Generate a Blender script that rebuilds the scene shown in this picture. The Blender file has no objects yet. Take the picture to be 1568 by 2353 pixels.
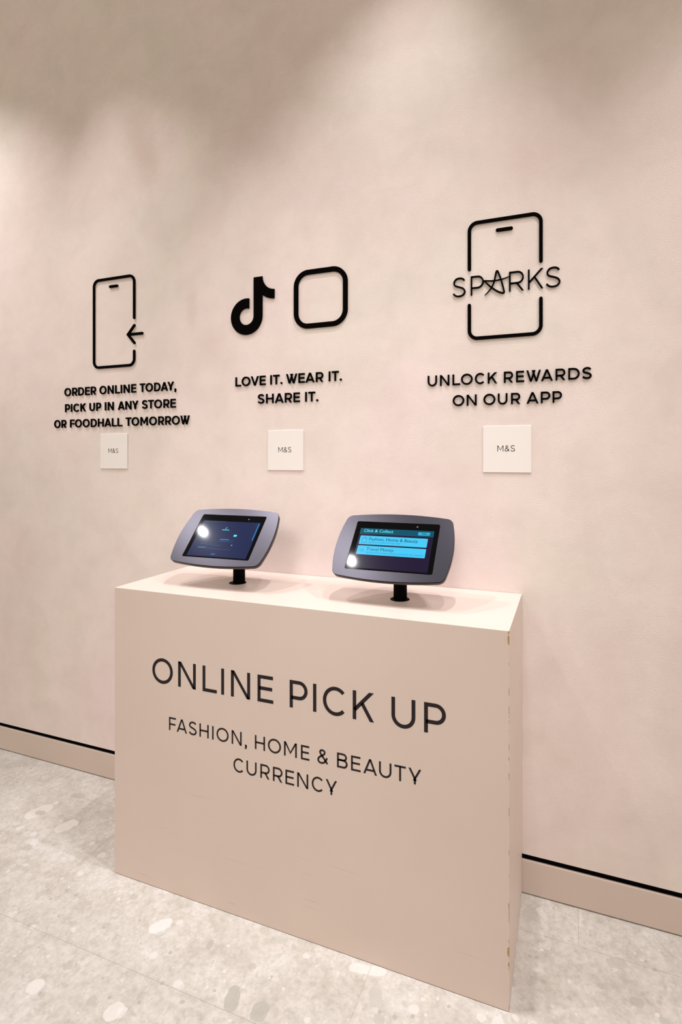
import bpy, bmesh, math, random
from mathutils import Vector, Matrix

# ------------------------------------------------------------------ camera
S = bpy.context.scene
COL = S.collection
cam_d = bpy.data.cameras.new('camera')
cam = bpy.data.objects.new('camera', cam_d)
COL.objects.link(cam)
cam.location = (0.0, -1.76642, 1.33896)
cam.rotation_euler = (math.pi / 2, 0, 0.37247)
cam_d.sensor_fit = 'HORIZONTAL'
cam_d.sensor_width = 36.0
cam_d.lens = 36.0 * 1267.219 / 1568.0
cam_d.shift_x = (784.0 - 811.986) / 1568.0
cam_d.shift_y = (1050.856 - 1176.5) / 1568.0
cam_d.clip_start = 0.02
S.camera = cam

# ------------------------------------------------------------------ colour management
vs = S.view_settings
S.display_settings.display_device = 'sRGB'
vs.view_transform = 'Standard'
vs.look = 'None'
vs.exposure = 0.0
vs.gamma = 1.0
vs.use_curve_mapping = False

# ------------------------------------------------------------------ world: the rest of the shop (bright around, dark ceiling)
W = bpy.data.worlds.new('shop_surroundings')
S.world = W
W.use_nodes = True
wn, wl = W.node_tree.nodes, W.node_tree.links
for n in list(wn):
    wn.remove(n)
wo = wn.new('ShaderNodeOutputWorld')
bg = wn.new('ShaderNodeBackground')
tc = wn.new('ShaderNodeTexCoord')
sx = wn.new('ShaderNodeSeparateXYZ')
rp = wn.new('ShaderNodeValToRGB')
wl.new(tc.outputs['Generated'], sx.inputs[0])
wl.new(sx.outputs['Z'], rp.inputs['Fac'])
rp.color_ramp.elements[0].position = 0.0
rp.color_ramp.elements[0].color = (0.60, 0.53, 0.43, 1)
e = rp.color_ramp.elements.new(0.30)
e.color = (1.0, 0.885, 0.70, 1)
e = rp.color_ramp.elements.new(0.42)
e.color = (1.0, 0.885, 0.70, 1)
e = rp.color_ramp.elements.new(0.64)
e.color = (0.10, 0.09, 0.085, 1)
rp.color_ramp.elements[-1].position = 1.0
rp.color_ramp.elements[-1].color = (0.06, 0.055, 0.055, 1)
wl.new(rp.outputs['Color'], bg.inputs['Color'])
bg.inputs['Strength'].default_value = 1.12
wl.new(bg.outputs[0], wo.inputs['Surface'])


# ------------------------------------------------------------------ ceiling spotlights and added fill spots
def spot(name, loc, target, power, size, blend, radius, color=(1.0, 0.94, 0.89)):
    d = bpy.data.lights.new(name, 'SPOT')
    d.energy = power
    d.spot_size = math.radians(size)
    d.spot_blend = blend
    d.shadow_soft_size = radius
    d.color = color
    o = bpy.data.objects.new(name, d)
    COL.objects.link(o)
    o.location = loc
    o.rotation_euler = (Vector(target) - Vector(loc)).to_track_quat('-Z', 'Y').to_euler()
    return o


def panel(name, loc, target, power, size, color=(1.0, 0.94, 0.89)):
    d = bpy.data.lights.new(name, 'AREA')
    d.energy = power
    d.shape = 'DISK'
    d.size = size
    d.color = color
    o = bpy.data.objects.new(name, d)
    COL.objects.link(o)
    o.location = loc
    o.rotation_euler = (Vector(target) - Vector(loc)).to_track_quat('-Z', 'Y').to_euler()
    return o


SPOT_C = (1.0, 0.97, 0.97)
spot('ceiling_or_fill_spot', (-0.30, -0.43, 3.60), (-0.78, -0.36, 1.0), 105, 64, 0.9, 0.02, SPOT_C)
spot('ceiling_or_fill_spot', (-2.10, -0.43, 3.60), (-1.15, -0.40, 1.0), 92, 56, 0.8, 0.02, SPOT_C)
spot('ceiling_or_fill_spot', (-1.56, -1.04, 3.60), (-0.45, -0.20, 0.8), 80, 54, 1.0, 0.02, SPOT_C)
spot('ceiling_or_fill_spot', (-2.89, -0.74, 3.60), (-2.35, -0.06, 1.10), 125, 74, 1.0, 0.02, SPOT_C)
spot('ceiling_or_fill_spot', (0.27, -0.74, 3.60), (-0.70, -0.45, 0.0), 70, 60, 1.0, 0.02, SPOT_C)
spot('ceiling_or_fill_spot', (-0.30, -4.20, 3.20), (-0.72, -0.39, 1.00), 470, 24, 1.0, 0.90, SPOT_C)  # added soft fill from behind the camera to brighten the plinth front
spot('ceiling_or_fill_spot', (1.50, -1.10, 3.60), (0.15, -0.20, 0.8), 140, 62, 1.0, 0.10, SPOT_C)  # added fill from the right for the plinth's side and nearby floor
spot('ceiling_or_fill_spot', (1.00, -0.50, 3.60), (0.75, -0.20, 1.5), 70, 66, 1.0, 0.03, SPOT_C)
spot('ceiling_or_fill_spot', (-2.60, -2.20, 3.60), (-2.30, 0.00, 0.8), 88, 50, 1.0, 0.30, SPOT_C)  # added soft fill to lift the lower left of the wall


# ------------------------------------------------------------------ helpers
def new_mat(name):
    m = bpy.data.materials.new(name)
    m.use_nodes = True
    nt = m.node_tree
    b = nt.nodes['Principled BSDF']
    return m, nt, b


def simple(name, col, rough=0.5, metal=0.0, spec=0.5, emit=None, estr=0.0):
    m, nt, b = new_mat(name)
    b.inputs['Base Color'].default_value = (*col, 1)
    b.inputs['Roughness'].default_value = rough
    b.inputs['Metallic'].default_value = metal
    b.inputs['Specular IOR Level'].default_value = spec
    if emit:
        b.inputs['Coat Weight'].default_value = .045          # smudged touch glass spreads the lamp's reflection
        b.inputs['Coat Roughness'].default_value = .22
        b.inputs['Emission Color'].default_value = (*emit, 1)
        b.inputs['Emission Strength'].default_value = estr
    return m


def link_mesh(name, bm, mat, parent=None, smooth=False, bevel=0.0):
    me = bpy.data.meshes.new(name)
    bmesh.ops.recalc_face_normals(bm, faces=bm.faces)
    bm.to_mesh(me)
    bm.free()
    o = bpy.data.objects.new(name, me)
    COL.objects.link(o)
    if mat is not None:
        me.materials.append(mat)
    if smooth:
        for p in me.polygons:
            p.use_smooth = True
    if parent is not None:
        o.parent = parent
    if bevel:
        md = o.modifiers.new('bevel', 'BEVEL')
        md.width = bevel
        md.segments = 3
        md.limit_method = 'ANGLE'
    return o


def empty(name, loc=(0, 0, 0), rot=None):
    o = bpy.data.objects.new(name, None)
    COL.objects.link(o)
    o.location = loc
    o.empty_display_size = 0.05
    if rot is not None:
        o.rotation_euler = rot
    return o


def tag(o, label, cat, group=None):
    o['label'] = label
    o['category'] = cat
    if group:
        o['group'] = group
    return o


def add_box(bm, x0, x1, y0, y1, z0, z1):
    v = [bm.verts.new((x, y, z)) for x in (x0, x1) for y in (y0, y1) for z in (z0, z1)]
    for f in ((0, 1, 3, 2), (4, 6, 7, 5), (0, 4, 5, 1), (2, 3, 7, 6), (0, 2, 6, 4), (1, 5, 7, 3)):
        bm.faces.new([v[i] for i in f])


def add_prism(bm, pts, y0, y1):
    """polygon in x,z (metres) extruded from y0 (front) to y1 (back)"""
    a = [bm.verts.new((p[0], y0, p[1])) for p in pts]
    b = [bm.verts.new((p[0], y1, p[1])) for p in pts]
    n = len(pts)
    try:
        bm.faces.new(a)
        bm.faces.new(list(reversed(b)))
    except ValueError:
        return
    for i in range(n):
        j = (i + 1) % n
        bm.faces.new((a[i], b[i], b[j], a[j]))


def add_cyl(bm, cx, cy, z0, z1, r0, r1=None, n=48):
    r1 = r0 if r1 is None else r1
    a = [bm.verts.new((cx + r0 * math.cos(2 * math.pi * i / n), cy + r0 * math.sin(2 * math.pi * i / n), z0)) for i in range(n)]
    b = [bm.verts.new((cx + r1 * math.cos(2 * math.pi * i / n), cy + r1 * math.sin(2 * math.pi * i / n), z1)) for i in range(n)]
    bm.faces.new(list(reversed(a)))
    bm.faces.new(b)
    for i in range(n):
        j = (i + 1) % n
        bm.faces.new((a[i], a[j], b[j], b[i]))


# ---- flat ribbons (strokes) in the x,z plane
def ribbon(path, w, closed=False):
    """left/right offset points with mitre joins; w = number or list"""
    n = len(path)
    ws = w if isinstance(w, (list, tuple)) else [w] * n
    Lp, Rp = [], []
    for i in range(n):
        p = Vector(path[i])
        pp = Vector(path[(i - 1) % n]) if (closed or i > 0) else None
        pn = Vector(path[(i + 1) % n]) if (closed or i < n - 1) else None
        d1 = (p - pp).normalized() if pp is not None else None
        d2 = (pn - p).normalized() if pn is not None else None
        if d1 is None:
            d1 = d2
        if d2 is None:
            d2 = d1
        n1 = Vector((-d1.y, d1.x))
        n2 = Vector((-d2.y, d2.x))
        m = n1 + n2
        if m.length < 1e-6:
            m = n1
        m.normalize()
        k = 1.0 / max(0.35, m.dot(n1))
        h = ws[i] * 0.5 * k
        Lp.append(p + m * h)
        Rp.append(p - m * h)
    return Lp, Rp


def clip_y(poly, lo, hi):
    for lim, s in ((lo, 1), (hi, -1)):
        out = []
        n = len(poly)
        for i in range(n):
            a, b = poly[i], poly[(i + 1) % n]
            ia, ib = (a[1] - lim) * s >= -1e-9, (b[1] - lim) * s >= -1e-9
            if ia:
                out.append(a)
            if ia != ib:
                t = (lim - a[1]) / (b[1] - a[1])
                out.append((a[0] + t * (b[0] - a[0]), lim))
        poly = out
        if len(poly) < 3:
            return []
    return poly


def add_ribbon(bm, path, w, y0, y1, closed=False):
    """continuous extruded ribbon"""
    L, R = ribbon(path, w, closed)
    n = len(path)
    f = [[bm.verts.new((p.x, y, p.y)) for p in side] for side in (L, R) for y in (y0, y1)]
    Lf, Lb, Rf, Rb = f
    m = n if closed else n - 1
    for i in range(m):
        j = (i + 1) % n
        bm.faces.new((Lf[i], Lf[j], Rf[j], Rf[i]))
        bm.faces.new((Lb[i], Rb[i], Rb[j], Lb[j]))
        bm.faces.new((Lf[i], Lb[i], Lb[j], Lf[j]))
        bm.faces.new((Rf[i], Rf[j], Rb[j], Rb[i]))
    if not closed:
        bm.faces.new((Lf[0], Rf[0], Rb[0], Lb[0]))
        bm.faces.new((Lf[-1], Lb[-1], Rb[-1], Rf[-1]))


def arc(cx, cy, rx, ry, a0, a1, n=24):
    return [(cx + rx * math.cos(math.radians(a0 + (a1 - a0) * i / n)), cy + ry * math.sin(math.radians(a0 + (a1 - a0) * i / n))) for i in range(n + 1)]


def spline(pts, k=6, closed=False):
    out = []
    n = len(pts)
    for i in range(n if closed else n - 1):
        if closed:
            p0, p1, p2, p3 = pts[i - 1], pts[i], pts[(i + 1) % n], pts[(i + 2) % n]
        else:
            p1, p2 = pts[i], pts[i + 1]
            p0 = pts[i - 1] if i > 0 else (2 * p1[0] - p2[0], 2 * p1[1] - p2[1])
            p3 = pts[i + 2] if i < n - 2 else (2 * p2[0] - p1[0], 2 * p2[1] - p1[1])
        for s in range(k):
            t = s / k
            out.append(tuple(0.5 * (2 * p1[c] + (p2[c] - p0[c]) * t + (2 * p0[c] - 5 * p1[c] + 4 * p2[c] - p3[c]) * t * t
                                    + (3 * p1[c] - p0[c] - 3 * p2[c] + p3[c]) * t ** 3) for c in (0, 1)))
    if not closed:
        out.append(tuple(pts[-1]))
    return out


# ---- geometric sans capitals, drawn as strokes. Wd = width / cap height, t = stroke / cap height
def glyph(ch, Wd, t):
    """list of (path, closed, clip) and ('poly', pts)"""
    h = t / 2
    R = Wd - h
    d = t * 1.12
    G = []

    def st(path, closed=False, clip=False):
        G.append((path, closed, clip))

    def ln(a, b):           # straight stroke running past both ends, clipped to the cap height
        va, vb = Vector(a), Vector(b)
        e_ = (vb - va).normalized() * t * 1.2
        st([tuple(va - e_), tuple(vb + e_)], False, True)

    if ch == 'I':
        st([(Wd / 2, 0), (Wd / 2, 1)])
    elif ch == 'L':
        st([(h, 1), (h, h), (Wd, h)])
    elif ch == 'E':
        st([(Wd * .98, 1 - h), (h, 1 - h), (h, h), (Wd, h)])
        st([(h, .515), (Wd * .93, .515)])
    elif ch == 'F':
        st([(Wd, 1 - h), (h, 1 - h), (h, 0)])
        st([(h, .47), (Wd * .93, .47)])
    elif ch == 'T':
        st([(0, 1 - h), (Wd, 1 - h)])
        st([(Wd / 2, 1 - h), (Wd / 2, 0)])
    elif ch == 'H':
        st([(h, 0), (h, 1)])
        st([(R, 0), (R, 1)])
        st([(h, .5), (R, .5)])
    elif ch == 'N':
        st([(h, 0), (h, 1)])
        st([(R, 0), (R, 1)])
        G.append(('poly', [(0, 1), (d, 1), (Wd, 0), (Wd - d, 0)]))
    elif ch == 'M':
        st([(h, 0), (h, 1)])
        st([(R, 0), (R, 1)])
        G.append(('poly', [(0, 1), (d, 1), (Wd / 2, .18 + t * 1.35), (Wd / 2, .18)]))
        G.append(('poly', [(Wd, 1), (Wd / 2, .18), (Wd / 2, .18 + t * 1.35), (Wd - d, 1)]))
    elif ch == 'A':
        ln((d / 2, 0), (Wd / 2, 1))
        ln((Wd - d / 2, 0), (Wd / 2, 1))
        st([(Wd * .17 + h, .27), (Wd * .83 - h, .27)])
    elif ch == 'V':
        ln((d / 2, 1), (Wd / 2, 0))
        ln((Wd - d / 2, 1), (Wd / 2, 0))
    elif ch == 'W':
        ln((d / 2, 1), (Wd * .31, 0))
        ln((Wd * .31, 0), (Wd * .565, 1))
        ln((Wd * .435, 1), (Wd * .69, 0))
        ln((Wd * .69, 0), (Wd - d / 2, 1))
    elif ch == 'Y':
        ln((d / 2, 1), (Wd / 2, .36))
        ln((Wd - d / 2, 1), (Wd / 2, .36))
        st([(Wd / 2, .45), (Wd / 2, 0)])
        G = [(p, c, ('lo' if k else False)) for p, c, k in G]
    elif ch == 'K':
        st([(h, 0), (h, 1)])
        ln((h, .33), (Wd - d * .72, 1))
        ln((Wd * .43, .60), (Wd - d * .6, 0))
        G[1] = ([(h, .33)] + [G[1][0][1]], False, True)
        G[2] = ([(Wd * .43, .60)] + [G[2][0][1]], False, True)
    elif ch in 'PR':
        m = .375 if ch == 'P' else .40
        r = (1 - h - m) / 2
        xs = R - r * .98
        st([(h, 0), (h, 1 - h), (xs, 1 - h)] + arc(xs, m + r, r * .98, r, 90, -90)[1:] + [(h, m)])
        if ch == 'R':
            ln((Wd * .52, m), (Wd - d * .62, 0))
            G[1] = ([(Wd * .50, m + .02)] + [G[1][0][1]], False, True)
    elif ch == 'B':
        m = .53
        r = (1 - h - m) / 2
        xs = R * .93 - r
        st([(h, m), (h, 1 - h), (xs, 1 - h)] + arc(xs, m + r, r, r, 90, -90)[1:] + [(h, m)])
        r2 = (m - h) / 2
        xs2 = R - r2 * 1.02
        st([(h, m), (xs2, m)] + arc(xs2, h + r2, r2 * 1.02, r2, 90, -90)[1:] + [(h, h), (h, m)])
    elif ch == 'D':
        ry = .5 - h
        rx = min(ry, R - h - .12)
        xs = R - rx
        st([(h, h), (h, 1 - h), (xs, 1 - h)] + arc(xs, .5, rx, ry, 90, -90, 36)[1:], True)
    elif ch == 'U':
        r = (Wd - t) / 2
        st([(h, 1), (h, r + h - .012)] + arc(Wd / 2, r + h - .012, r, r, 180, 360)[1:] + [(R, 1)])
    elif ch == 'O':
        st(arc(Wd / 2, .5, (Wd - t) / 2, .5 + .012 - h, 0, 360, 56)[:-1], True)
    elif ch == 'C':
        rx = (Wd - t) / 2 * 1.07
        st(arc(h + rx, .5, rx, .5 + .012 - h, 43, 317, 44))
    elif ch == 'S':
        p = [(.95, .86), (.78, .965), (.52, 1.0), (.22, .945), (.06, .765), (.17, .60), (.50, .515), (.84, .41), (.985, .235),
             (.84, .06), (.50, 0), (.20, .045), (.0, .17)]
        st(spline([(h + x * (Wd - t), h - .012 + y * (1 - t + .024)) for x, y in p], 7))
    elif ch == '&':
        p = [(1.0, .0), (.70, .30), (.36, .63), (.22, .82), (.30, .97), (.47, 1.0), (.65, .95), (.70, .80), (.58, .66),
             (.34, .54), (.12, .40), (.02, .22), (.13, .05), (.38, -.0), (.62, .06), (.80, .22), (.96, .46)]
        st(spline([(h * .6 + x * (Wd - t * .9), h * .8 + y * (1 - t)) for x, y in p], 7))
    elif ch == '.':
        G.append(('poly', arc(Wd / 2, t * .62, t * .66, t * .66, 0, 360, 20)[:-1]))
    elif ch == ',':
        G.append(('poly', arc(Wd / 2, t * .62, t * .66, t * .66, 0, 360, 20)[:-1]))
        st(spline([(Wd / 2 + t * .12, t * .62), (Wd / 2 + t * .22, t * .1), (Wd / 2 - t * .02, -t * .6), (Wd / 2 - t * .5, -t * 1.05)], 5))
    return G


def letter_mesh(bm, ch, x0, x1, zb, cap, stroke, y0, y1):
    """one letter; all lengths in metres"""
    Wd, t = (x1 - x0) / cap, stroke / cap

    def tr(p):
        return (x0 + p[0] * cap, zb + p[1] * cap)
    for g in glyph(ch, Wd, t):
        if g[0] == 'poly':
            add_prism(bm, [tr(p) for p in g[1]], y0, y1)
            continue
        path, closed, clip = g
        if clip:
            L, R_ = ribbon(path, t, closed)
            for i in range(len(path) - 1):
                q = [(L[i].x, L[i].y), (L[i + 1].x, L[i + 1].y), (R_[i + 1].x, R_[i + 1].y), (R_[i].x, R_[i].y)]
                q = clip_y(q, -1.0 if clip == 'lo' and False else 0.0, 1.0)
                if len(q) >= 3:
                    add_prism(bm, [tr(p) for p in q], y0, y1)
        else:
            add_ribbon(bm, [tr(p) for p in path], stroke, y0, y1, closed)


GW = {'O': 1.03, 'N': .85, 'L': .655, 'I': .13, 'E': .67, 'P': .725, 'C': .905, 'K': .80, 'U': .84, 'F': .65, 'A': .966, 'S': .755,
      'H': .835, 'M': 1.01, '&': .83, 'B': .775, 'T': .76, 'Y': .845, 'R': .765, 'W': 1.22, 'D': .87, ',': .22, '.': .20, 'V': .94}
LSB = {'O': .10, 'C': .10, 'S': .07, 'A': .015, 'V': .015, 'W': .015, 'Y': .015, 'T': .035, '&': .07, ',': .09, '.': .09}
RSB = {'O': .10, 'C': .06, 'S': .07, 'A': .015, 'V': .015, 'W': .015, 'Y': .015, 'T': .035, 'L': .03, 'E': .07, 'F': .03, 'P': .06, 'K': .03,
       'R': .05, 'B': .08, 'D': .09, '&': .03, ',': .09, '.': .09}


def word_layout(word, x0, x1, cap, bold=0.035):
    ws = [GW[c] + bold for c in word]
    gaps = []
    for a, b in zip(word, word[1:]):
        g = RSB.get(a, .145) + LSB.get(b, .145)
        if a + b in ('TO', 'AY', 'LT', 'OV', 'VE', 'LO'):
            g -= .03
        gaps.append(g)
    total = sum(ws) + sum(gaps)
    k = (x1 - x0) / cap / total
    out, x = [], x0
    for i, c in enumerate(word):
        out.append((c, x, x + ws[i] * k * cap))
        x += (ws[i] + (gaps[i] if i < len(gaps) else 0)) * k * cap
    return out


def lettering(parent, items, zb, cap, stroke, y0, y1, mat, name='letter'):
    for ch, a, b in items:
        bm = bmesh.new()
        letter_mesh(bm, ch, a, b, zb, cap, stroke, y0, y1)
        nm = {',': 'comma', '.': 'full_stop', '&': 'ampersand'}.get(ch, name)
        link_mesh(nm, bm, mat, parent)


# ------------------------------------------------------------------ materials
def wall_material():
    m, nt, b = new_mat('pink_beige_plaster')
    N, Lk = nt.nodes, nt.links
    tc = N.new('ShaderNodeTexCoord')

    def noise(scale, detail=3, rough=.5, dist=0.0):
        n = N.new('ShaderNodeTexNoise')
        n.inputs['Scale'].default_value = scale
        n.inputs['Detail'].default_value = detail
        n.inputs['Roughness'].default_value = rough
        n.inputs['Distortion'].default_value = dist
        Lk.new(tc.outputs['Object'], n.inputs['Vector'])
        return n
    big = noise(1.5, 4, .55, .4)
    r1 = N.new('ShaderNodeValToRGB')
    r1.color_ramp.elements[0].position = .36
    r1.color_ramp.elements[0].color = (.735, .650, .602, 1)
    r1.color_ramp.elements[1].position = .64
    r1.color_ramp.elements[1].color = (.772, .645, .632, 1)
    Lk.new(big.outputs['Fac'], r1.inputs['Fac'])
    mid = noise(6.0, 5, .6, .3)
    r2 = N.new('ShaderNodeValToRGB')
    r2.color_ramp.elements[0].position = .30
    r2.color_ramp.elements[0].color = (.93, .925, .915, 1)
    r2.color_ramp.elements[1].position = .62
    r2.color_ramp.elements[1].color = (1.03, 1.03, 1.03, 1)
    Lk.new(mid.outputs['Fac'], r2.inputs['Fac'])
    mx = N.new('ShaderNodeMix')
    mx.data_type = 'RGBA'
    mx.blend_type = 'MULTIPLY'
    mx.inputs['Factor'].default_value = 1.0
    Lk.new(r1.outputs['Color'], mx.inputs['A'])
    Lk.new(r2.outputs['Color'], mx.inputs['B'])
    # reddish smudges on the plaster; the first also paints the dim gap between lamp pools
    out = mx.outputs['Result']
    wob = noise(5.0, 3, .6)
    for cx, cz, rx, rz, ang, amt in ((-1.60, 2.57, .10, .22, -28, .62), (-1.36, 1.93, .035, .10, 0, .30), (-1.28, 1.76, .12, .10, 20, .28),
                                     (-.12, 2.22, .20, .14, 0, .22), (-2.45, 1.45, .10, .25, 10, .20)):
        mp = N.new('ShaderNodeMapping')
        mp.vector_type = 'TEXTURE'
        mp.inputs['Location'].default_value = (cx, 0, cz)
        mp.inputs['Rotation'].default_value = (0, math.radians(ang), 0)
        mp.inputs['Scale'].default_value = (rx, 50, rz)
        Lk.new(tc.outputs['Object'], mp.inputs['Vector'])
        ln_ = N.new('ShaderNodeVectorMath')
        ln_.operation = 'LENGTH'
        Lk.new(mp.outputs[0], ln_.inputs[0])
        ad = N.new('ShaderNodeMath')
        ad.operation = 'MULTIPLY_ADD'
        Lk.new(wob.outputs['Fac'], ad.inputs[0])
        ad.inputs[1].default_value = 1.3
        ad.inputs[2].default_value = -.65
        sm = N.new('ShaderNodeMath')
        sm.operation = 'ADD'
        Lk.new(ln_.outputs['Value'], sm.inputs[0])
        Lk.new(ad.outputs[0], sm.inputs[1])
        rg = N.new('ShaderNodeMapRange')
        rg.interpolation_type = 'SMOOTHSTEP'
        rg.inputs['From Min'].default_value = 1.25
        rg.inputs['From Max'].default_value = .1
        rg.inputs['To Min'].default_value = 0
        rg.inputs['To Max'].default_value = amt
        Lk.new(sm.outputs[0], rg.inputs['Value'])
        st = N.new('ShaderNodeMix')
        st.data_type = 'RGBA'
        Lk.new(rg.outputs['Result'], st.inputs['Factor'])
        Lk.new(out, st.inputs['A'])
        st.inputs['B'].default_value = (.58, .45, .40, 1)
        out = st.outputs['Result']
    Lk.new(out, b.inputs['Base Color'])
    b.inputs['Roughness'].default_value = .85
    b.inputs['Specular IOR Level'].default_value = .2
    # stucco grain
    mp = N.new('ShaderNodeMapping')
    mp.inputs['Scale'].default_value = (.75, 1, 1.15)
    Lk.new(tc.outputs['Object'], mp.inputs['Vector'])
    g1 = N.new('ShaderNodeTexNoise')
    g1.inputs['Scale'].default_value = 430
    g1.inputs['Detail'].default_value = 2.5
    g1.inputs['Distortion'].default_value = .25
    Lk.new(mp.outputs['Vector'], g1.inputs['Vector'])
    gm = noise(3.0, 3, .6)
    mr = N.new('ShaderNodeMapRange')
    mr.inputs['From Min'].default_value = .3
    mr.inputs['From Max'].default_value = .7
    mr.inputs['To Min'].default_value = .20
    mr.inputs['To Max'].default_value = .75
    Lk.new(gm.outputs['Fac'], mr.inputs['Value'])
    bp = N.new('ShaderNodeBump')
    bp.inputs['Distance'].default_value = .0023
    Lk.new(mr.outputs['Result'], bp.inputs['Strength'])
    Lk.new(g1.outputs['Fac'], bp.inputs['Height'])
    Lk.new(bp.outputs['Normal'], b.inputs['Normal'])
    return m


def floor_material():
    m, nt, b = new_mat('pale_terrazzo_tile')
    N, Lk = nt.nodes, nt.links
    tc = N.new('ShaderNodeTexCoord')
    src = tc.outputs['Object']

    def noise(scale, detail=4, rough=.55, dist=0.0, vec=None):
        n = N.new('ShaderNodeTexNoise')
        n.inputs['Scale'].default_value = scale
        n.inputs['Detail'].default_value = detail
        n.inputs['Roughness'].default_value = rough
        n.inputs['Distortion'].default_value = dist
        Lk.new(vec or src, n.inputs['Vector'])
        return n

    def ramp(fac, stops):
        r = N.new('ShaderNodeValToRGB')
        el = r.color_ramp.elements
        el[0].position, el[0].color = stops[0][0], (*stops[0][1], 1)
        el[1].position, el[1].color = stops[-1][0], (*stops[-1][1], 1)
        for p, c in stops[1:-1]:
            q = el.new(p)
            q.color = (*c, 1)
        Lk.new(fac, r.inputs['Fac'])
        return r

    def mix(fac, a, bb, mode='MIX', f=1.0):
        x = N.new('ShaderNodeMix')
        x.data_type = 'RGBA'
        x.blend_type = mode
        if fac is None:
            x.inputs['Factor'].default_value = f
        else:
            Lk.new(fac, x.inputs['Factor'])
        for s, k in ((a, 'A'), (bb, 'B')):
            if isinstance(s, tuple):
                x.inputs[k].default_value = (*s, 1)
            else:
                Lk.new(s, x.inputs[k])
        return x.outputs['Result']

    def math_(op, a, bb=None, clamp=False):
        x = N.new('ShaderNodeMath')
        x.operation = op
        x.use_clamp = clamp
        for i, s in enumerate((a, bb)):
            if s is None:
                continue
            if isinstance(s, (int, float)):
                x.inputs[i].default_value = s
            else:
                Lk.new(s, x.inputs[i])
        return x.outputs[0]

    def warped(scale, amount):
        w = noise(scale, 3, .55)
        sub = N.new('ShaderNodeVectorMath')
        sub.operation = 'SUBTRACT'
        Lk.new(w.outputs['Color'], sub.inputs[0])
        sub.inputs[1].default_value = (.5, .5, .5)
        sc = N.new('ShaderNodeVectorMath')
        sc.operation = 'SCALE'
        Lk.new(sub.outputs[0], sc.inputs[0])
        sc.inputs['Scale'].default_value = amount
        ad = N.new('ShaderNodeVectorMath')
        ad.operation = 'ADD'
        Lk.new(src, ad.inputs[0])
        Lk.new(sc.outputs[0], ad.inputs[1])
        return ad.outputs[0]

    cloud = noise(7.0, 6, .62, .5)
    col = ramp(cloud.outputs['Fac'], [(.30, (.50, .465, .42)), (.48, (.575, .54, .495)), (.70, (.64, .61, .575))]).outputs['Color']
    fine = noise(42.0, 5, .65, .3)
    f2 = ramp(fine.outputs['Fac'], [(.28, (.84, .835, .82)), (.5, (1.0, 1.0, 1.0)), (.72, (1.08, 1.08, 1.085))]).outputs['Color']
    col = mix(None, col, f2, 'MULTIPLY')

    # pebbly ground mass: small cells of slightly different tone
    for sc, wv, lo, hi in ((45.0, .02, (.965, .965, .96), (1.03, 1.03, 1.035)), (130.0, .006, (.945, .94, .935), (1.05, 1.05, 1.055))):
        v = N.new('ShaderNodeTexVoronoi')
        v.inputs['Scale'].default_value = sc
        Lk.new(warped(sc * .9, wv), v.inputs['Vector'])
        sp = N.new('ShaderNodeSeparateColor')
        Lk.new(v.outputs['Color'], sp.inputs[0])
        col = mix(None, col, ramp(sp.outputs[1], [(.1, lo), (.5, (1, 1, 1)), (.9, hi)]).outputs['Color'], 'MULTIPLY')

    # scattered aggregate: Voronoi cells, some of which are chips
    for sc, wv, thr, rad, chip in ((22.0, .012, .88, .40, (.46, .435, .395)), (26.0, .010, .86, .40, (.72, .69, .665)),
                                   (52.0, .006, .86, .36, (.40, .375, .335)), (60.0, .006, .82, .36, (.71, .68, .655))):
        v = N.new('ShaderNodeTexVoronoi')
        v.feature = 'F1'
        v.inputs['Scale'].default_value = sc
        Lk.new(warped(sc * 1.1, wv * 1.6), v.inputs['Vector'])
        sp = N.new('ShaderNodeSeparateColor')
        Lk.new(v.outputs['Color'], sp.inputs[0])
        pick = math_('GREATER_THAN', sp.outputs[0], thr)
        rr = math_('MULTIPLY', sp.outputs[1], rad)
        edge = math_('SUBTRACT', rr, v.outputs['Distance'])
        near = math_('MULTIPLY', edge, 18.0, True)
        msk = math_('MULTIPLY', math_('MULTIPLY', pick, near), .70)
        col = mix(msk, col, chip)

    # the large chips one can point to
    wv = warped(34.0, .016)
    for cx, cy, rx, ry, ang, chip in (
            (-1.086, -.499, .020, .034, -35, (.80, .765, .75)), (-1.700, -.281, .026, .042, -25, (.78, .735, .72)),
            (-1.258, -.759, .020, .020, 0, (.78, .755, .73)), (-1.024, -.735, .020, .024, 0, (.76, .73, .70)),
            (-1.867, -.256, .03, .05, -20, (.74, .70, .67)),
            (-.775, -.606, .018, .034, 20, (.40, .385, .345)), (-.695, -.606, .022, .026, 0, (.41, .395, .36)),
            (-.447, -.471, .017, .026, 10, (.50, .48, .43)), (-.421, -.521, .016, .014, 0, (.48, .46, .42)),
            (-.800, -.404, .016, .014, 0, (.50, .48, .43)), (-.747, -.415, .017, .013, 0, (.52, .50, .45)),
            (-.918, -.499, .008, .014, 0, (.42, .40, .36)), (-1.235, -.445, .012, .010, 0, (.46, .44, .40)),
            (-1.807, -.130, .035, .016, 10, (.46, .42, .38)), (-1.855, -.262, .02, .012, 0, (.46, .43, .39)),
            (.158, -.251, .016, .015, 0, (.44, .42, .375)), (-.104, -.070, .024, .020, 30, (.50, .47, .42)),
            (-.066, -.206, .009, .022, 0, (.48, .45, .40)), (.117, -.153, .026, .018, 20, (.50, .47, .42)),
            (.076, -.236, .009, .007, 0, (.44, .41, .36)), (.213, -.278, .012, .010, 0, (.48, .46, .42)),
            (-.49, -.41, .05, .015, 10, (.76, .73, .695))):
        mp = N.new('ShaderNodeMapping')
        mp.vector_type = 'TEXTURE'
        mp.inputs['Location'].default_value = (cx, cy, 0)
        mp.inputs['Rotation'].default_value = (0, 0, math.radians(ang))
        mp.inputs['Scale'].default_value = (rx, ry, 1)
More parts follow.
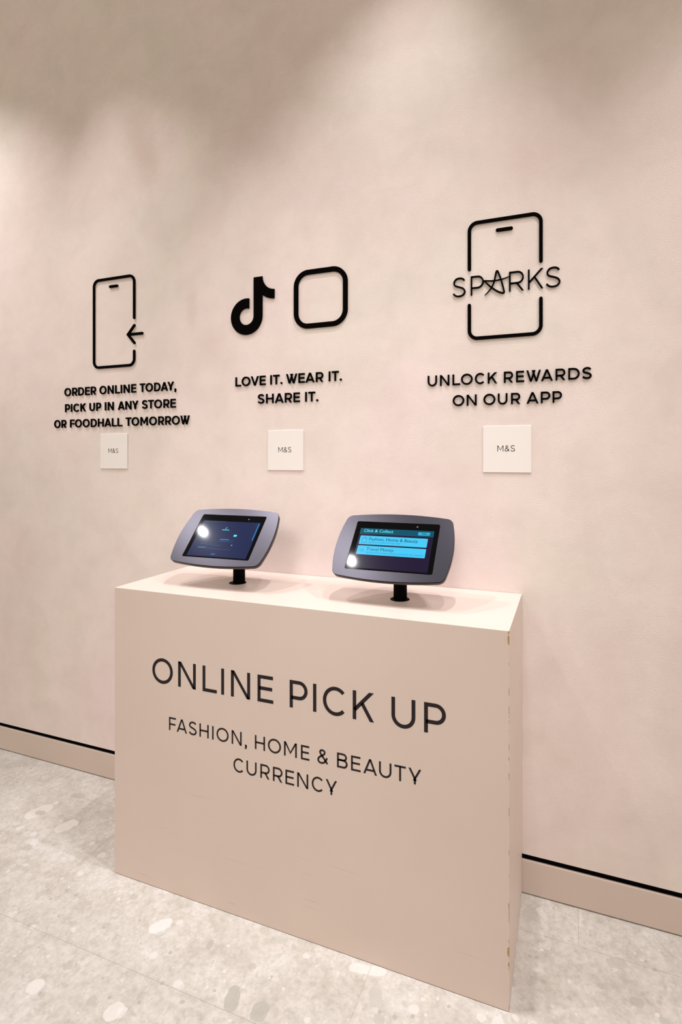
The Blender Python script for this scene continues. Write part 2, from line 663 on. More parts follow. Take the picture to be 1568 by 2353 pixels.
        Lk.new(wv, mp.inputs['Vector'])
        sp = N.new('ShaderNodeSeparateXYZ')
        Lk.new(mp.outputs[0], sp.inputs[0])
        dd = math_('ADD', math_('POWER', math_('ABSOLUTE', sp.outputs[0]), 2.6), math_('POWER', math_('ABSOLUTE', sp.outputs[1]), 2.6))
        msk = math_('MULTIPLY', math_('MULTIPLY', math_('SUBTRACT', 1.0, dd), 6.0, True), .70)
        col = mix(msk, col, chip)

    # tile joints, 1.02 x 0.50 m, half bond
    mp = N.new('ShaderNodeMapping')
    mp.inputs['Location'].default_value = (2.014 + 10.2, .636 + 5.0, 0)
    Lk.new(src, mp.inputs['Vector'])
    br = N.new('ShaderNodeTexBrick')
    br.offset = .5
    br.offset_frequency = 2
    br.inputs['Scale'].default_value = 1.0
    br.inputs['Brick Width'].default_value = 1.02
    br.inputs['Row Height'].default_value = .5
    br.inputs['Mortar Size'].default_value = .0013
    br.inputs['Mortar Smooth'].default_value = .2
    Lk.new(mp.outputs[0], br.inputs['Vector'])
    col = mix(math_('MULTIPLY', br.outputs['Fac'], .42), col, (.33, .30, .25))
    Lk.new(col, b.inputs['Base Color'])
    b.inputs['Roughness'].default_value = .55
    b.inputs['Specular IOR Level'].default_value = .25
    return m


def paint_material(name, col, scuff=True, chips_x=None, chips_y=None):
    """satin taupe paint, faint scuffs low down, worn edge showing the board"""
    m, nt, b = new_mat(name)
    N, Lk = nt.nodes, nt.links
    tc = N.new('ShaderNodeTexCoord')
    n = N.new('ShaderNodeTexNoise')
    n.inputs['Scale'].default_value = 3.0
    n.inputs['Detail'].default_value = 4
    Lk.new(tc.outputs['Object'], n.inputs['Vector'])
    r = N.new('ShaderNodeValToRGB')
    r.color_ramp.elements[0].position = .3
    r.color_ramp.elements[0].color = (*[c * .975 for c in col], 1)
    r.color_ramp.elements[1].position = .7
    r.color_ramp.elements[1].color = (*[min(1, c * 1.02) for c in col], 1)
    Lk.new(n.outputs['Fac'], r.inputs['Fac'])
    out = r.outputs['Color']

    def mth(op, a, bb=None, clamp=False):
        x = N.new('ShaderNodeMath')
        x.operation = op
        x.use_clamp = clamp
        for i, s in enumerate((a, bb)):
            if s is None:
                continue
            if isinstance(s, (int, float)):
                x.inputs[i].default_value = s
            else:
                Lk.new(s, x.inputs[i])
        return x.outputs[0]

    def over(fac, colr):
        x = N.new('ShaderNodeMix')
        x.data_type = 'RGBA'
        Lk.new(fac, x.inputs['Factor'])
        Lk.new(out, x.inputs['A'])
        x.inputs['B'].default_value = (*colr, 1)
        return x.outputs['Result']
    if scuff:
        sp = N.new('ShaderNodeSeparateXYZ')
        Lk.new(tc.outputs['Object'], sp.inputs[0])
        mp = N.new('ShaderNodeMapping')
        mp.inputs['Rotation'].default_value = (0, math.radians(4), 0)
        mp.inputs['Scale'].default_value = (3.5, 3.5, 120)
        Lk.new(tc.outputs['Object'], mp.inputs['Vector'])
        s = N.new('ShaderNodeTexNoise')
        s.inputs['Scale'].default_value = 1.0
        s.inputs['Detail'].default_value = 2
        s.inputs['Distortion'].default_value = .8
        Lk.new(mp.outputs[0], s.inputs['Vector'])
        line = mth('MULTIPLY', mth('SUBTRACT', s.outputs['Fac'], .70), 9.0, True)
        low = mth('MULTIPLY', mth('SUBTRACT', .42, sp.outputs[2]), 3.5, True)
        out = over(mth('MULTIPLY', mth('MULTIPLY', line, low), .55), (.22, .19, .16))
        if chips_x is not None:
            g = N.new('ShaderNodeTexNoise')
            g.inputs['Scale'].default_value = 38
            g.inputs['Detail'].default_value = 4
            Lk.new(tc.outputs['Object'], g.inputs['Vector'])
            dx = mth('SUBTRACT', chips_x, sp.outputs[0])            # distance from the corner
            dy = mth('SUBTRACT', sp.outputs[1], chips_y)
            dd = mth('ADD', dx, dy)
            # worn most near the floor, at the top corner and in a few knocks between
            wear = 0.0012
            for zc, zs, am in ((.150, .060, .0065), (.285, .035, .0040), (.900, .040, .0028), (.60, .03, .002), (.42, .05, .002)):
                wear = mth('ADD', wear, mth('MULTIPLY', mth('SUBTRACT', 1.0, mth('MULTIPLY', mth('ABSOLUTE', mth('SUBTRACT', sp.outputs[2], zc)), 1.0 / zs), True), am))
            wid = mth('MULTIPLY', mth('SUBTRACT', g.outputs['Fac'], .50), 14.0, True)
            lim = mth('MULTIPLY', wid, wear)
            msk = mth('GREATER_THAN', lim, dd)
            out = over(mth('MULTIPLY', msk, .9), (.36, .22, .06))
    Lk.new(out, b.inputs['Base Color'])
    b.inputs['Roughness'].default_value = .48
    b.inputs['Specular IOR Level'].default_value = .28
    return m


PLX0, PLX1, PLD, PLH = -1.3632, -.1333, .3908, .92
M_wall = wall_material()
M_floor = floor_material()
M_plinth = paint_material('taupe_plinth_paint', (.665, .545, .490), True, PLX1, -PLD)
M_skirt = paint_material('taupe_skirting_paint', (.60, .49, .435), False)
M_gap = simple('painted_gap_shade', (.006, .006, .006), .9, 0, 0)
M_black = simple('black_acrylic', (.003, .0025, .0025), .7, 0, 0.0)
M_vinyl = simple('charcoal_vinyl', (.022, .016, .018), .6, 0, .15)
M_plate = simple('white_plate', (.80, .74, .72), .5, 0, .3)
M_steel = simple('graphite_steel', (.044, .041, .051), .31, .9, .5)
M_shell = simple('plinth_tinted_shell', (.085, .066, .058), .35, .6, .5)  # brown base colour paints in the plinth's reflection
M_pole = simple('black_powder_coat', (.003, .003, .003), .6, 0, .03)
M_glass = simple('black_glass', (.002, .002, .002), .03, 0, .5)
M_lens = simple('lens_grey', (.16, .14, .12), .15, 0, .6)
M_scr_r = simple('screen_violet', (.004, .003, .006), .03, 0, .5, (.0115, .006, .028), 1.0)
M_scr_l = simple('screen_navy', (.004, .004, .006), .03, 0, .5, (.009, .017, .075), 1.0)
M_teal = simple('screen_teal', (.003, .004, .005), .03, 0, .5, (.0, .085, .145), 1.0)
M_cyan = simple('screen_cyan', (.003, .004, .005), .03, 0, .5, (.065, .60, .94), 1.0)
M_cyan_dim = simple('screen_blue_line', (.003, .004, .005), .03, 0, .5, (.02, .11, .30), 1.0)
M_ink = simple('screen_navy_text', (.003, .004, .005), .03, 0, .5, (.006, .075, .16), 1.0)
M_ink_soft = simple('screen_blue_text', (.003, .004, .005), .03, 0, .5, (.01, .30, .60), 1.0)
M_pale = simple('screen_pale_text', (.003, .004, .005), .03, 0, .5, (.12, .85, 1.0), 1.0)


# ------------------------------------------------------------------ setting
def struct(name, bm, mat, label=None, bevel=0.0):
    o = link_mesh(name, bm, mat, bevel=bevel)
    o['kind'] = 'structure'
    if label:
        o['label'] = label
    return o


bm = bmesh.new()
add_box(bm, -5.0, 3.0, 0.0, 0.020, 0.1228, 4.3)
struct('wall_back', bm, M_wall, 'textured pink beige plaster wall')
bm = bmesh.new()
add_box(bm, -5.0, 3.0, 0.0205, 0.060, 0.0, 4.3)  # black sheet paints the dark of the recess above the skirting
struct('gap_shade_1', bm, M_gap, 'black backing painted as the shade in the gap between plaster wall and skirting')
bm = bmesh.new()
add_box(bm, -5.0, 3.0, 0.0008, 0.0095, 0.0025, 0.1050)
struct('baseboard_back', bm, M_skirt, 'taupe painted skirting board along the wall', bevel=0.0030)
bm = bmesh.new()
add_box(bm, -5.0, 3.0, -6.0, 0.06, -0.03, 0.0)
struct('floor', bm, M_floor, 'pale grey terrazzo tile floor')

# ------------------------------------------------------------------ plinth
plinth = empty('display_plinth', ((PLX0 + PLX1) / 2, -PLD / 2, 0))
tag(plinth, 'tall taupe painted plinth with ONLINE PICK UP lettering, standing against the wall', 'plinth')
plinth.location = (0, 0, 0)
bm = bmesh.new()
add_box(bm, PLX0, PLX1, -PLD, -0.0015, 0.0012, PLH)
body = link_mesh('body', bm, M_plinth, plinth, bevel=0.0010)

FY = -PLD - 0.0003
mm = 0.001


def mmitems(seq):
    return [(c, a * mm, b * mm) for c, a, b in seq]


head = empty('heading_lettering')
head.parent = plinth
lettering(head, mmitems([('O', -1211.0, -1132.2), ('N', -1112.3, -1047.0), ('L', -1022.4, -971.8), ('I', -956.0, -946.3), ('N', -922.4, -857.2),
                         ('E', -832.6, -781.0), ('P', -728.7, -672.9), ('I', -656.1, -646.3), ('C', -626.4, -556.4), ('K', -538.7, -477.5),
                         ('U', -430.3, -366.1), ('P', -343.2, -287.1)]), .6385, .0770, .0100, FY, -PLD + .0002, M_vinyl)
capt = empty('caption_lettering')
capt.parent = plinth
lettering(capt, mmitems([('F', -1146.6, -1120.5), ('A', -1117.7, -1079.1), ('S', -1073.2, -1043.3), ('H', -1033.7, -1000.4), ('I', -988.3, -982.9),
                         ('O', -972.7, -930.4), ('N', -919.9, -885.7), (',', -876.8, -866.5), ('H', -841.3, -807.9), ('O', -798.4, -756.2),
                         ('M', -746.6, -706.2), ('E', -693.5, -667.3), ('&', -642.8, -609.6), ('B', -584.4, -553.4), ('E', -543.6, -515.9),
                         ('A', -508.6, -470.0), ('U', -464.5, -430.2), ('T', -422.0, -391.5), ('Y', -384.4, -350.5)]),
          .4998, .0402, .0052, FY, -PLD + .0002, M_vinyl)
capt2 = empty('caption_lettering')
capt2.parent = plinth
lettering(capt2, mmitems([('C', -913.8, -877.8), ('U', -869.6, -835.6), ('R', -823.2, -792.7), ('R', -782.1, -751.4), ('E', -742.1, -714.6),
                          ('N', -705.1, -670.9), ('C', -660.2, -624.2), ('Y', -617.9, -584.4)]),
          .4207, .0404, .0052, FY, -PLD + .0002, M_vinyl)

# ------------------------------------------------------------------ raised lettering on the wall
T = 0.0044
CAP = .0343
STR = .0053


def wall_text(name, label, words, loc):
    root = empty(name)
    tag(root, label, 'wall lettering', 'raised black lettering on the wall')
    for word, a, b, zb in words:
        def fix(x):            # the right-hand limits were read off the letters' sides, not their faces
            return x + .0049 * x / 1.766
        lettering(root, word_layout(word, a * mm, fix(b * mm), CAP), zb * mm, CAP, .0057, -T, 0.0, M_black)
    return root


wall_text('wall_lettering', 'three lines of raised black letters on the wall, beginning ORDER ONLINE TODAY',
          [('ORDER', -2027.7, -1845.0, 1602.6), ('ONLINE', -1829.4, -1631.6, 1602.6), ('TODAY,', -1616.2, -1432.2, 1602.8),
           ('PICK', -2023.8, -1901.5, 1533.6), ('UP', -1885.2, -1817.5, 1534.0), ('IN', -1800.1, -1749.3, 1534.2),
           ('ANY', -1730.2, -1621.0, 1534.5), ('STORE', -1605.1, -1434.5, 1534.8),
           ('OR', -2087.6, -2012.9, 1466.4), ('FOODHALL', -1994.9, -1703.8, 1466.8), ('TOMORROW', -1688.9, -1368.4, 1467.6)], None)
wall_text('wall_lettering', 'two lines of raised black letters on the wall reading LOVE IT. WEAR IT. SHARE IT.',
          [('LOVE', -1162.5, -1031.1, 1604.2), ('IT.', -1013.6, -961.8, 1604.3), ('WEAR', -948.8, -800.0, 1604.5), ('IT.', -780.5, -729.5, 1604.8),
           ('SHARE', -1066.9, -891.4, 1536.6), ('IT.', -872.0, -819.2, 1536.8)], None)
# third block: widths read letter by letter
root = empty('wall_lettering')
tag(root, 'two lines of raised black letters on the wall reading UNLOCK REWARDS ON OUR APP', 'wall lettering', 'raised black lettering on the wall')
lettering(root, mmitems([('U', -427.9, -397.4), ('N', -387.4, -357.0), ('L', -346.9, -322.8), ('O', -319.6, -282.8), ('C', -275.8, -244.5),
                         ('K', -236.0, -207.2), ('R', -186.9, -159.4), ('E', -150.6, -126.5), ('W', -120.2, -78.0), ('A', -77.7, -43.8),
                         ('R', -36.3, -8.6), ('D', -.7, 31.0), ('S', 36.9, 64.0)]), 1.5702, CAP, STR, -T, 0.0, M_black)
lettering(root, mmitems([('O', -346.1, -309.3), ('N', -301.6, -270.4), ('O', -249.3, -212.6), ('U', -205.1, -176.1), ('R', -165.5, -138.2),
                         ('A', -119.5, -84.7), ('P', -78.3, -51.0), ('P', -44.9, -18.1)]), 1.5033, CAP, STR, -T, 0.0, M_black)


# ------------------------------------------------------------------ phone outlines
def rrect_path(x0, x1, z0, z1, r, n=14):
    """centre line, clockwise from the middle of the right side, as corner-rounded loop"""
    return (arc(x1 - r, z1 - r, r, r, 0, 90, n) + arc(x0 + r, z1 - r, r, r, 90, 180, n) + arc(x0 + r, z0 + r, r, r, 180, 270, n)
            + arc(x1 - r, z0 + r, r, r, 270, 360, n))


def round_end(bm, p, q, r, y0, y1):
    """half disc closing a bar at p, the bar running on towards q"""
    a = math.degrees(math.atan2(q[1] - p[1], q[0] - p[0]))
    add_prism(bm, arc(p[0], p[1], r, r, a + 90, a + 270, 16), y0, y1)


def bar(bm, path, w, y0=-T, y1=0.0, ends=True):
    add_ribbon(bm, path, w, y0, y1)
    if ends:
        for p, q in ((path[0], path[1]), (path[-1], path[-2])):
            round_end(bm, p, q, w / 2, y0, y1)


SW = .0104
h = SW / 2
ph = empty('phone_icon')
tag(ph, 'smaller looking raised black phone outline with left arrow, above the ORDER ONLINE letters', 'wall icon', 'raised black phone icons')
x0, x1, z0, z1, rr = -1.8657 + h, -1.6405 - h, 1.7097 + h, 2.0850 - h, .0255
bm = bmesh.new()
pth = ([(x1, 1.9012 + h)] + arc(x1 - rr, z1 - rr, rr, rr, 0, 90, 14) + arc(x0 + rr, z1 - rr, rr, rr, 90, 180, 14) + arc(x0 + rr, z0 + rr, rr, rr, 180, 270, 14)
       + arc(x1 - rr, z0 + rr, rr, rr, 270, 360, 14) + [(x1, 1.7765 - h)])
bar(bm, pth, SW)
link_mesh('outline', bm, M_black, ph)
bm = bmesh.new()
bar(bm, [(-1.7725, 2.0468), (-1.7355, 2.0468)], SW)
link_mesh('earpiece', bm, M_black, ph)
bm = bmesh.new()
bar(bm, [(-1.6445, 1.8757), (-1.6780, 1.8403), (-1.6445, 1.8045)], SW)
add_ribbon(bm, [(-1.6715, 1.8403), (-1.6045, 1.8403)], SW, -T - .00005, 0)
round_end(bm, (-1.6045, 1.8403), (-1.67, 1.8403), h, -T - .00005, 0)
link_mesh('arrow', bm, M_black, ph)

ph2 = empty('phone_icon')
tag(ph2, 'larger looking raised black phone outline, gapped for the thin wordmark across it', 'wall icon', 'raised black phone icons')
x0, x1 = -.2984 + h, -.0727 - h
bm = bmesh.new()
bar(bm, [(x1, 1.9292 + h)] + arc(x1 - rr, z1 - rr, rr, rr, 0, 90, 14) + arc(x0 + rr, z1 - rr, rr, rr, 90, 180, 14) + [(x0, 1.9296 + h)], SW)
link_mesh('outline', bm, M_black, ph2)
bm = bmesh.new()
bar(bm, [(x0, 1.8258 - h)] + arc(x0 + rr, z0 + rr, rr, rr, 180, 270, 14) + arc(x1 - rr, z0 + rr, rr, rr, 270, 360, 14) + [(x1, 1.8258 - h)], SW)
link_mesh('outline', bm, M_black, ph2)
bm = bmesh.new()
bar(bm, [(-.2062, 2.0467), (-.1650, 2.0467)], SW)
link_mesh('earpiece', bm, M_black, ph2)

# rounded square
bm = bmesh.new()
w_ = .0172
add_ribbon(bm, rrect_path(-.9174 + w_ / 2, -.7097 - w_ / 2, 1.7960 + w_ / 2, 2.0040 - w_ / 2, .0565 - w_ / 2), w_, -T, 0, True)
sq = link_mesh('rounded_square_icon', bm, M_black)
tag(sq, 'raised black rounded square outline on the wall, right of the music note', 'wall icon')


# music note
def strip(bm, A, B, y0, y1):
    """extruded strip between two polylines with the same number of points"""
    V = [[bm.verts.new((p[0], y, p[1])) for p in L] for L in (A, B) for y in (y0, y1)]
    Af, Ab, Bf, Bb = V
    for i in range(len(A) - 1):
        j = i + 1
        bm.faces.new((Af[i], Af[j], Bf[j], Bf[i]))
        bm.faces.new((Ab[i], Bb[i], Bb[j], Ab[j]))
        bm.faces.new((Af[i], Ab[i], Ab[j], Af[j]))
        bm.faces.new((Bf[i], Bf[j], Bb[j], Bb[i]))
    bm.faces.new((Af[0], Bf[0], Bb[0], Ab[0]))
    bm.faces.new((Af[-1], Ab[-1], Bb[-1], Bf[-1]))


bm = bmesh.new()
sxl, sxr, top, ncx, ncz, fx, fz = -1.0836, -1.0472, 2.0032, -1.1146, 1.8615, -.9950, 2.0040
strip(bm, arc(ncx, ncz, .0674, .0674, 80.4, 360, 48), arc(ncx, ncz, .0310, .0310, 69, 360, 48), -T, 0)
add_box(bm, sxl, sxr, -T, 0, ncz, top)
strip(bm, [(fx + .0523 * math.cos(math.radians(a)), fz + .0523 * math.sin(math.radians(a))) for a in [180 + 88 * i / 20 for i in range(21)]],
      [(fx + .0862 * math.cos(math.radians(a)), fz + .0862 * math.sin(math.radians(a))) for a in [232.8 + 35.6 * i / 20 for i in range(21)]], -T, 0)
nt_ = link_mesh('music_note_icon', bm, M_black)
tag(nt_, 'solid raised black music note emblem on the wall, left of the rounded square', 'wall icon')

# thin wordmark over the right phone
wm = empty('wordmark')
tag(wm, 'thin raised black wordmark with a star drawn as its third letter, across the phone outline', 'wall lettering')
WS = .0048
for ch, a, b, z in (('S', -346.5, -304.6, 1851.6), ('P', -289.0, -248.0, 1851.8), ('R', -171.4, -127.5, 1851.7), ('K', -115.4, -71.0, 1851.6),
                    ('S', -64.3, -21.9, 1851.0)):
    bm = bmesh.new()
    letter_mesh(bm, ch, a * mm, b * mm, z * mm, .0605, WS, -T, 0.0)
    link_mesh('letter', bm, M_black, wm)
star = [(-.2452, 1.8483), (-.2345, 1.8575), (-.2233, 1.8720), (-.2168, 1.8867), (-.2121, 1.9070), (-.2102, 1.9165), (-.2072, 1.9195), (-.2038, 1.9150),
        (-.1952, 1.8905), (-.1870, 1.8580), (-.1868, 1.8510), (-.1915, 1.8495), (-.2058, 1.8560), (-.2230, 1.8690), (-.2365, 1.8820), (-.2475, 1.8938),
        (-.2330, 1.8918), (-.2132, 1.8905), (-.1888, 1.8934), (-.1714, 1.8985)]
wd = [.0012, .0026, .0036, .0044, .0048, .0050, .0050, .0050, .0050, .0050, .0050, .0050, .0050, .0048, .0042, .0036, .0034, .0036, .0028, .0012]
sp_, wp_ = [], []
for half in (range(0, 16), range(15, 20)):
    pts = [star[i] for i in half]
    s_ = spline(pts, 5)
    sp_.append(s_)
    wp_.append([wd[half[0]] + (wd[half[min(len(half) - 1, int(i / 5) + 1)]] - wd[half[0]]) * 0 + (wd[half[int(i / 5)]] * (1 - (i % 5) / 5) + wd[half[min(len(half) - 1, int(i / 5) + 1)]] * ((i % 5) / 5)) - wd[half[0]]
                for i in range(len(s_))])
bm = bmesh.new()
for s_, q_ in zip(sp_, wp_):
    add_ribbon(bm, s_, q_, -T, 0.0)
link_mesh('star', bm, M_black, wm)


# ------------------------------------------------------------------ white plates under the texts (their codes are left out)
def plate(label, x0, ztop, wdt):
    root = empty('code_plate')
    tag(root, label, 'sign plate', 'small white square plates on the wall')
    bm = bmesh.new()
    add_box(bm, x0, x0 + wdt, -.0030, 0.0, ztop - wdt, ztop)
    link_mesh('plate', bm, M_plate, root, bevel=.0006)
    cx, cz = x0 + wdt * .487, ztop - wdt * .485
    cap = wdt * .128
    let = empty('lettering')
    let.parent = root
    lettering(let, [('M', cx - cap * 1.42, cx - cap * .44), ('&', cx - cap * .24, cx + cap * .54), ('S', cx + cap * .70, cx + cap * 1.44)],
              cz - cap / 2, cap, cap * .10, -.0032, -.0028, M_black)
    return root


PW = .1443
plate('small white square plate under the ORDER ONLINE letters, leftmost of three', -1.8253, 1.4364, PW)
plate('small white square plate under the LOVE IT letters, middle of three', -1.0245, 1.4364, PW)
plate('small white square plate under the UNLOCK REWARDS letters, rightmost of three', -.2503, 1.4364, PW)


# ------------------------------------------------------------------ tablet kiosks
def enclosure_outline(n_corner=10, n_side=16, inset=0.0):
    a, b_, bx, bz = .1775 - inset, .1162 - inset, .0115, .0095

    def side_x(z):
        return a - bx * (z / .090) ** 2

    def side_z(x):
        return b_ - bz * (x / .146) ** 2
    zc, xc = .083, .143
    P0 = (side_x(zc), zc)
    P1 = (xc, side_z(xc))
    q = [(side_x(zc * t), zc * t) for t in [i / n_side for i in range(n_side)]]
    # corner: quadratic-ish curve through a virtual corner
    cxp = (side_x(zc) + .0005 - .0035, side_z(xc) - .0012)
    for i in range(n_corner + 1):
        t = i / n_corner
        w0, w1, w2 = (1 - t) ** 2, 2 * t * (1 - t), t * t
        q.append((w0 * P0[0] + w1 * cxp[0] + w2 * P1[0], w0 * P0[1] + w1 * cxp[1] + w2 * P1[1]))
    q += [(xc * (1 - i / n_side), side_z(xc * (1 - i / n_side))) for i in range(1, n_side)]
    full = q + [(0, b_)]
    left = [(-x, z) for x, z in reversed(q)]
    top = full + left
    bot = [(-x, -z) for x, z in top[1:-1]]
    return top + bot


def kiosk(label, centre, yaw, tilt, pole_xy, hole_xy, content, ow, oh):
    root = empty('tablet_kiosk', (pole_xy[0], pole_xy[1], PLH))
    tag(root, label, 'tablet stand', 'tablet stands on the plinth')
    bpy.context.view_layer.update()
    inv = Matrix.Translation((-pole_xy[0], -pole_xy[1], -PLH))
    fwd = Vector((math.sin(yaw), -math.cos(yaw), 0))
    r_ = Vector((math.cos(yaw), math.sin(yaw), 0))
    n_ = fwd * math.cos(tilt) + Vector((0, 0, 1)) * math.sin(tilt)
    u_ = -fwd * math.sin(tilt) + Vector((0, 0, 1)) * math.cos(tilt)
    M = Matrix(((r_.x, -n_.x, u_.x, centre[0]), (r_.y, -n_.y, u_.y, centre[1]), (r_.z, -n_.z, u_.z, centre[2]), (0, 0, 0, 1)))
    M = inv @ M                                              # local: x right, y into the panel, z up the panel

    def part(name, bm, mat, parent=root, smooth=False):
        bm.transform(M)
        return link_mesh(name, bm, mat, parent, smooth)

    out0 = enclosure_outline()
    n = len(out0)
    # opening: rounded rectangle sampled by the same angles
    def opening(w, hgt, rad):
        path = rrect_path(-w / 2, w / 2, -hgt / 2, hgt / 2, rad, 6)
        res = []
        for x, z in out0:
            d = Vector((x, z)).normalized()
            best = None
            for i in range(len(path)):
                p, q = Vector(path[i]), Vector(path[(i + 1) % len(path)])
                e_ = q - p
                den = d.x * e_.y - d.y * e_.x
                if abs(den) < 1e-9:
                    continue
                t = (p.x * e_.y - p.y * e_.x) / den
                s = (p.x * d.y - p.y * d.x) / den
                if t > 0 and -1e-6 <= s <= 1 + 1e-6:
                    best = t if best is None else max(best, t)
            res.append((d.x * best, d.y * best))
        return res

    def rings(bm, loops, cap_last=False):
        vv = [[bm.verts.new((x, y, z)) for (x, z) in lp] for lp, y in loops]
        for a, b_ in zip(vv, vv[1:]):
            for i in range(n):
                j = (i + 1) % n
                bm.faces.new((a[i], a[j], b_[j], b_[i]))
        if cap_last:
            bm.faces.new(vv[-1])
        return vv

    def scaled(lp, inset):
        res = []
        for x, z in lp:
            res.append((x - inset * x / .1775, z - inset * z / .1162))
        return res
    op = opening(ow, oh, .005)
    bm = bmesh.new()
    vv = rings(bm, [(scaled(op, 0), .0030), (op, .0004), (scaled(op, -.0004), 0.0), (scaled(out0, .0008), 0.0), (scaled(out0, .0002), .0006), (scaled(out0, .0012), .0012)])
    # back face of the plate
    a, b_ = vv[-1], vv[0]
    for i in range(n):
        j = (i + 1) % n
        bm.faces.new((a[i], a[j], b_[j], b_[i]))
    part('face_plate', bm, M_steel)
    bm = bmesh.new()
    vv = rings(bm, [(scaled(out0, .0060), .0012), (scaled(out0, .0003), .0012), (out0, .0016), (scaled(out0, .0002), .0034), (scaled(out0, .0060), .0034)])
    a, b_ = vv[-1], vv[0]
    for i in range(n):
        j = (i + 1) % n
        bm.faces.new((a[i], a[j], b_[j], b_[i]))
    part('painted_dark_edge', bm, M_pole)  # black ring paints the dark reflection on the plate's rounded edge
    bm = bmesh.new()
    vs_ = rings(bm, [(scaled(out0, .0022), .0035), (scaled(out0, .0006), .0037), (scaled(out0, .0006), .0135), (scaled(out0, .0060), .0185), (scaled(out0, .0260), .0225)], True)
    bm.faces.new(list(reversed(vs_[0])))
    part('back_shell', bm, M_shell)
    # tablet
    bm = bmesh.new()
    add_box(bm, -ow / 2 - .001, ow / 2 + .001, .0014, .0029, -oh / 2 - .001, oh / 2 + .001)
    tab = part('tablet', bm, M_glass)
    content(part, tab)
    # mount and post
    bm = bmesh.new()
    add_box(bm, -.035, .035, .0215, .0300, -.030, .030)
    part('mounting_plate', bm, M_pole)
    bm = bmesh.new()
    add_cyl(bm, 0, 0, 0.0, centre[2] + .004 - PLH, .0200, .0188)
    po = link_mesh('pole', bm, M_pole, root, smooth=False)
    for p in po.data.polygons:
        p.use_smooth = len(p.vertices) == 4
    bm = bmesh.new()
    add_cyl(bm, hole_xy[0] - pole_xy[0], hole_xy[1] - pole_xy[1], 0.0, .0012, .0285, .0280)
    link_mesh('painted_hole', bm, M_pole, root)  # flat black disc paints the dark of the hole around the pole
    return root


def quad(bm, x0, x1, z0, z1, y):
    v = [bm.verts.new(p) for p in ((x0, y, z0), (x1, y, z0), (x1, y, z1), (x0, y, z1))]
    bm.faces.new(v)


def slab(bm, x0, x1, z0, z1, y0, y1):
    add_box(bm, x0, x1, y0, y1, z0, z1)


def text_bm(body, size, x, z, y, bold=0.0, align='LEFT'):
    """ordinary lower-case words, set in Blender's built-in face and turned into a mesh"""
    cu = bpy.data.curves.new('t', 'FONT')
    cu.body = body
    cu.size = size
    cu.align_x = align
    cu.offset = bold
    cu.resolution_u = 3
    ob = bpy.data.objects.new('t', cu)
    COL.objects.link(ob)
    bpy.context.view_layer.update()
    dg = bpy.context.evaluated_depsgraph_get()
    me = bpy.data.meshes.new_from_object(ob.evaluated_get(dg))
    bm = bmesh.new()
    bm.from_mesh(me)
    bpy.data.objects.remove(ob)
    bpy.data.curves.remove(cu)
    bpy.data.meshes.remove(me)
    for v in bm.verts:
        v.co = Vector((x + v.co.x, y, z + v.co.y))
    return bm


SX0, SX1, SZ0, SZ1 = -.1125, .1145, -.0785, .0605        # lit area of the 10 inch panel
YS, YA, YB_ = .00115, .00100, .00085


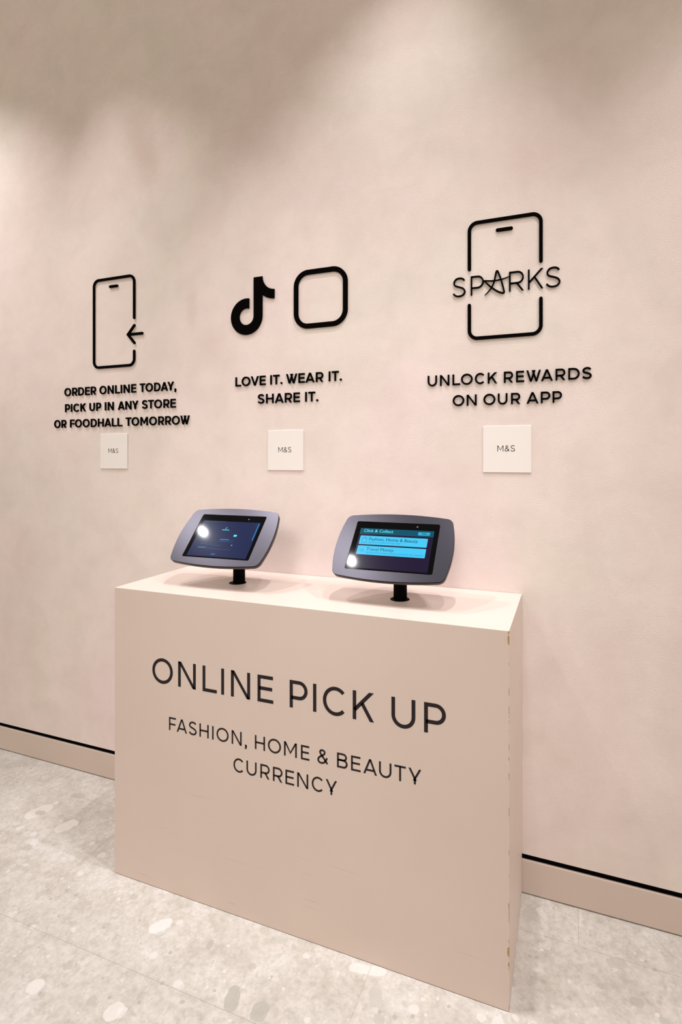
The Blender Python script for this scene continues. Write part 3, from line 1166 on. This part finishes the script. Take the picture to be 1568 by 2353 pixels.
def screen_right(part, tab):
    bm = bmesh.new()
    slab(bm, SX0, SX1, SZ0, SZ1, YS, .0016)
    part('screen', bm, M_scr_r, tab)
    wS, hS = SX1 - SX0, SZ1 - SZ0

    def R(u0, u1, v0, v1):                                   # fractions from the top left
        return SX0 + u0 * wS, SX0 + u1 * wS, SZ1 - v1 * hS, SZ1 - v0 * hS
    bm = bmesh.new()
    slab(bm, *R(0, 1, 0, .150), YA, YS)
    part('header_bar', bm, M_teal, tab)

    def button(u0, u1, v0, v1, name):
        x0, x1, z0, z1 = R(u0, u1, v0, v1)
        bm = bmesh.new()
        add_prism(bm, rrect_path(x0, x1, z0, z1, .0022, 4), YA, YS)
        part(name, bm, M_cyan, tab)
    button(.795, .950, .040, .120, 'help_button')
    button(.025, .935, .195, .415, 'menu_button')
    button(.025, .935, .450, .670, 'menu_button')

    def txt(body, size, u, v, mat, bold=0.0, align='LEFT'):
        bm = text_bm(body, size, SX0 + u * wS, SZ1 - v * hS, YB_, bold, align)
        part('screen_text', bm, mat, tab)
    txt('Click & Collect', .0150, .050, .098, M_pale, .00012)
    txt('Help?', .0075, .872, .095, M_ink, .0002, 'CENTER')
    txt('Fashion, Home & Beauty', .0150, .150, .310, M_ink, .0001)
    txt('Tap here to check in for your order', .0068, .150, .372, M_ink_soft, .0001)
    txt('Travel Money', .0150, .150, .565, M_ink)
    txt("Tap here to let us know that you've arrived for your collection", .0068, .150, .628, M_ink_soft, .0001)
    # bag symbol
    x0, x1, z0, z1 = R(.060, .122, .262, .368)
    bm = bmesh.new()
    add_ribbon(bm, [(x0, z0), (x1, z0), (x1, z1), (x0, z1)], .0009, YB_, YA, True)
    add_ribbon(bm, arc((x0 + x1) / 2, z1, .0036, .0042, 0, 180, 12), .0008, YB_, YA)
    part('bag_symbol', bm, M_ink, tab)
    x0, x1, z0, z1 = R(.060, .122, .505, .620)
    bm = bmesh.new()
    add_ribbon(bm, arc((x0 + x1) / 2 - .002, (z0 + z1) / 2 + .001, .0052, .0052, 0, 360, 24)[:-1], .0008, YB_, YA, True)
    add_ribbon(bm, arc((x0 + x1) / 2 + .0035, (z0 + z1) / 2 - .002, .0042, .0042, 100, -200, 18), .0008, YB_, YA)
    add_ribbon(bm, [((x0 + x1) / 2 - .007, (z0 + z1) / 2 + .001), ((x0 + x1) / 2 + .003, (z0 + z1) / 2 + .001)], .0007, YB_, YA)
    part('currency_symbol', bm, M_ink_soft, tab)
    lens(part, tab, .062)


def lens(part, tab, x):
    bm = bmesh.new()
    add_prism(bm, arc(x, .0735, .0024, .0024, 0, 360, 18)[:-1], .0010, .0016)
    part('camera_lens', bm, M_lens, tab)


def screen_left(part, tab):
    x0, x1, z0, z1 = -.1095, .1105, -.0810, .0615
    wS, hS = x1 - x0, z1 - z0
    bm = bmesh.new()
    slab(bm, x0, x1, z0, z1, YS, .0016)
    part('screen', bm, M_scr_l, tab)

    def line(u0, u1, v0, v1, mat, name='screen_text'):
        bm = bmesh.new()
        slab(bm, x0 + u0 * wS, x0 + u1 * wS, z1 - v1 * hS, z1 - v0 * hS, YA, YS)
        part(name, bm, mat, tab)
    line(.970, .982, .03, .50, simple('screen_blue_bar', (.003, .004, .005), .03, 0, .5, (.02, .28, .70), 1.0), 'scroll_bar')
    line(.02, .40, .012, .020, M_cyan_dim)
    line(.455, .462, .165, .215, M_pale)
    line(.440, .455, .208, .216, M_pale)
    line(.395, .520, .240, .256, M_pale)
    line(.640, .690, .372, .425, M_pale, 'badge')
    line(.440, .590, .515, .524, M_cyan)
    line(.425, .680, .545, .552, M_cyan_dim)
    line(.430, .640, .575, .582, M_cyan_dim)
    line(.140, .370, .665, .673, M_cyan_dim)
    line(.370, .500, .690, .697, M_cyan_dim)
    line(.670, .688, .655, .675, M_pale, 'badge')
    line(.125, .265, .760, .768, M_cyan)
    line(.280, .690, .785, .792, M_cyan_dim)
    line(.400, .470, .925, .933, M_cyan)
    lens(part, tab, .060)


kiosk('grey framed tablet stand with a cyan menu screen, nearest the right end of the plinth',
      (-.5200 * .92, -.2445 * .92, 1.1727 * .92), .0178, .7405, (-.4630, -.1996), (-.4638, -.2000), screen_right, .2580, .1690)
kiosk('grey framed tablet stand with a dark blue screen, at the left end of the plinth',
      (-1.1470 * .92, -.2482 * .92, 1.1729 * .92), .0304, .7718, (-1.0250, -.1900), (-1.0295, -.1915), screen_left, .2470, .1740)
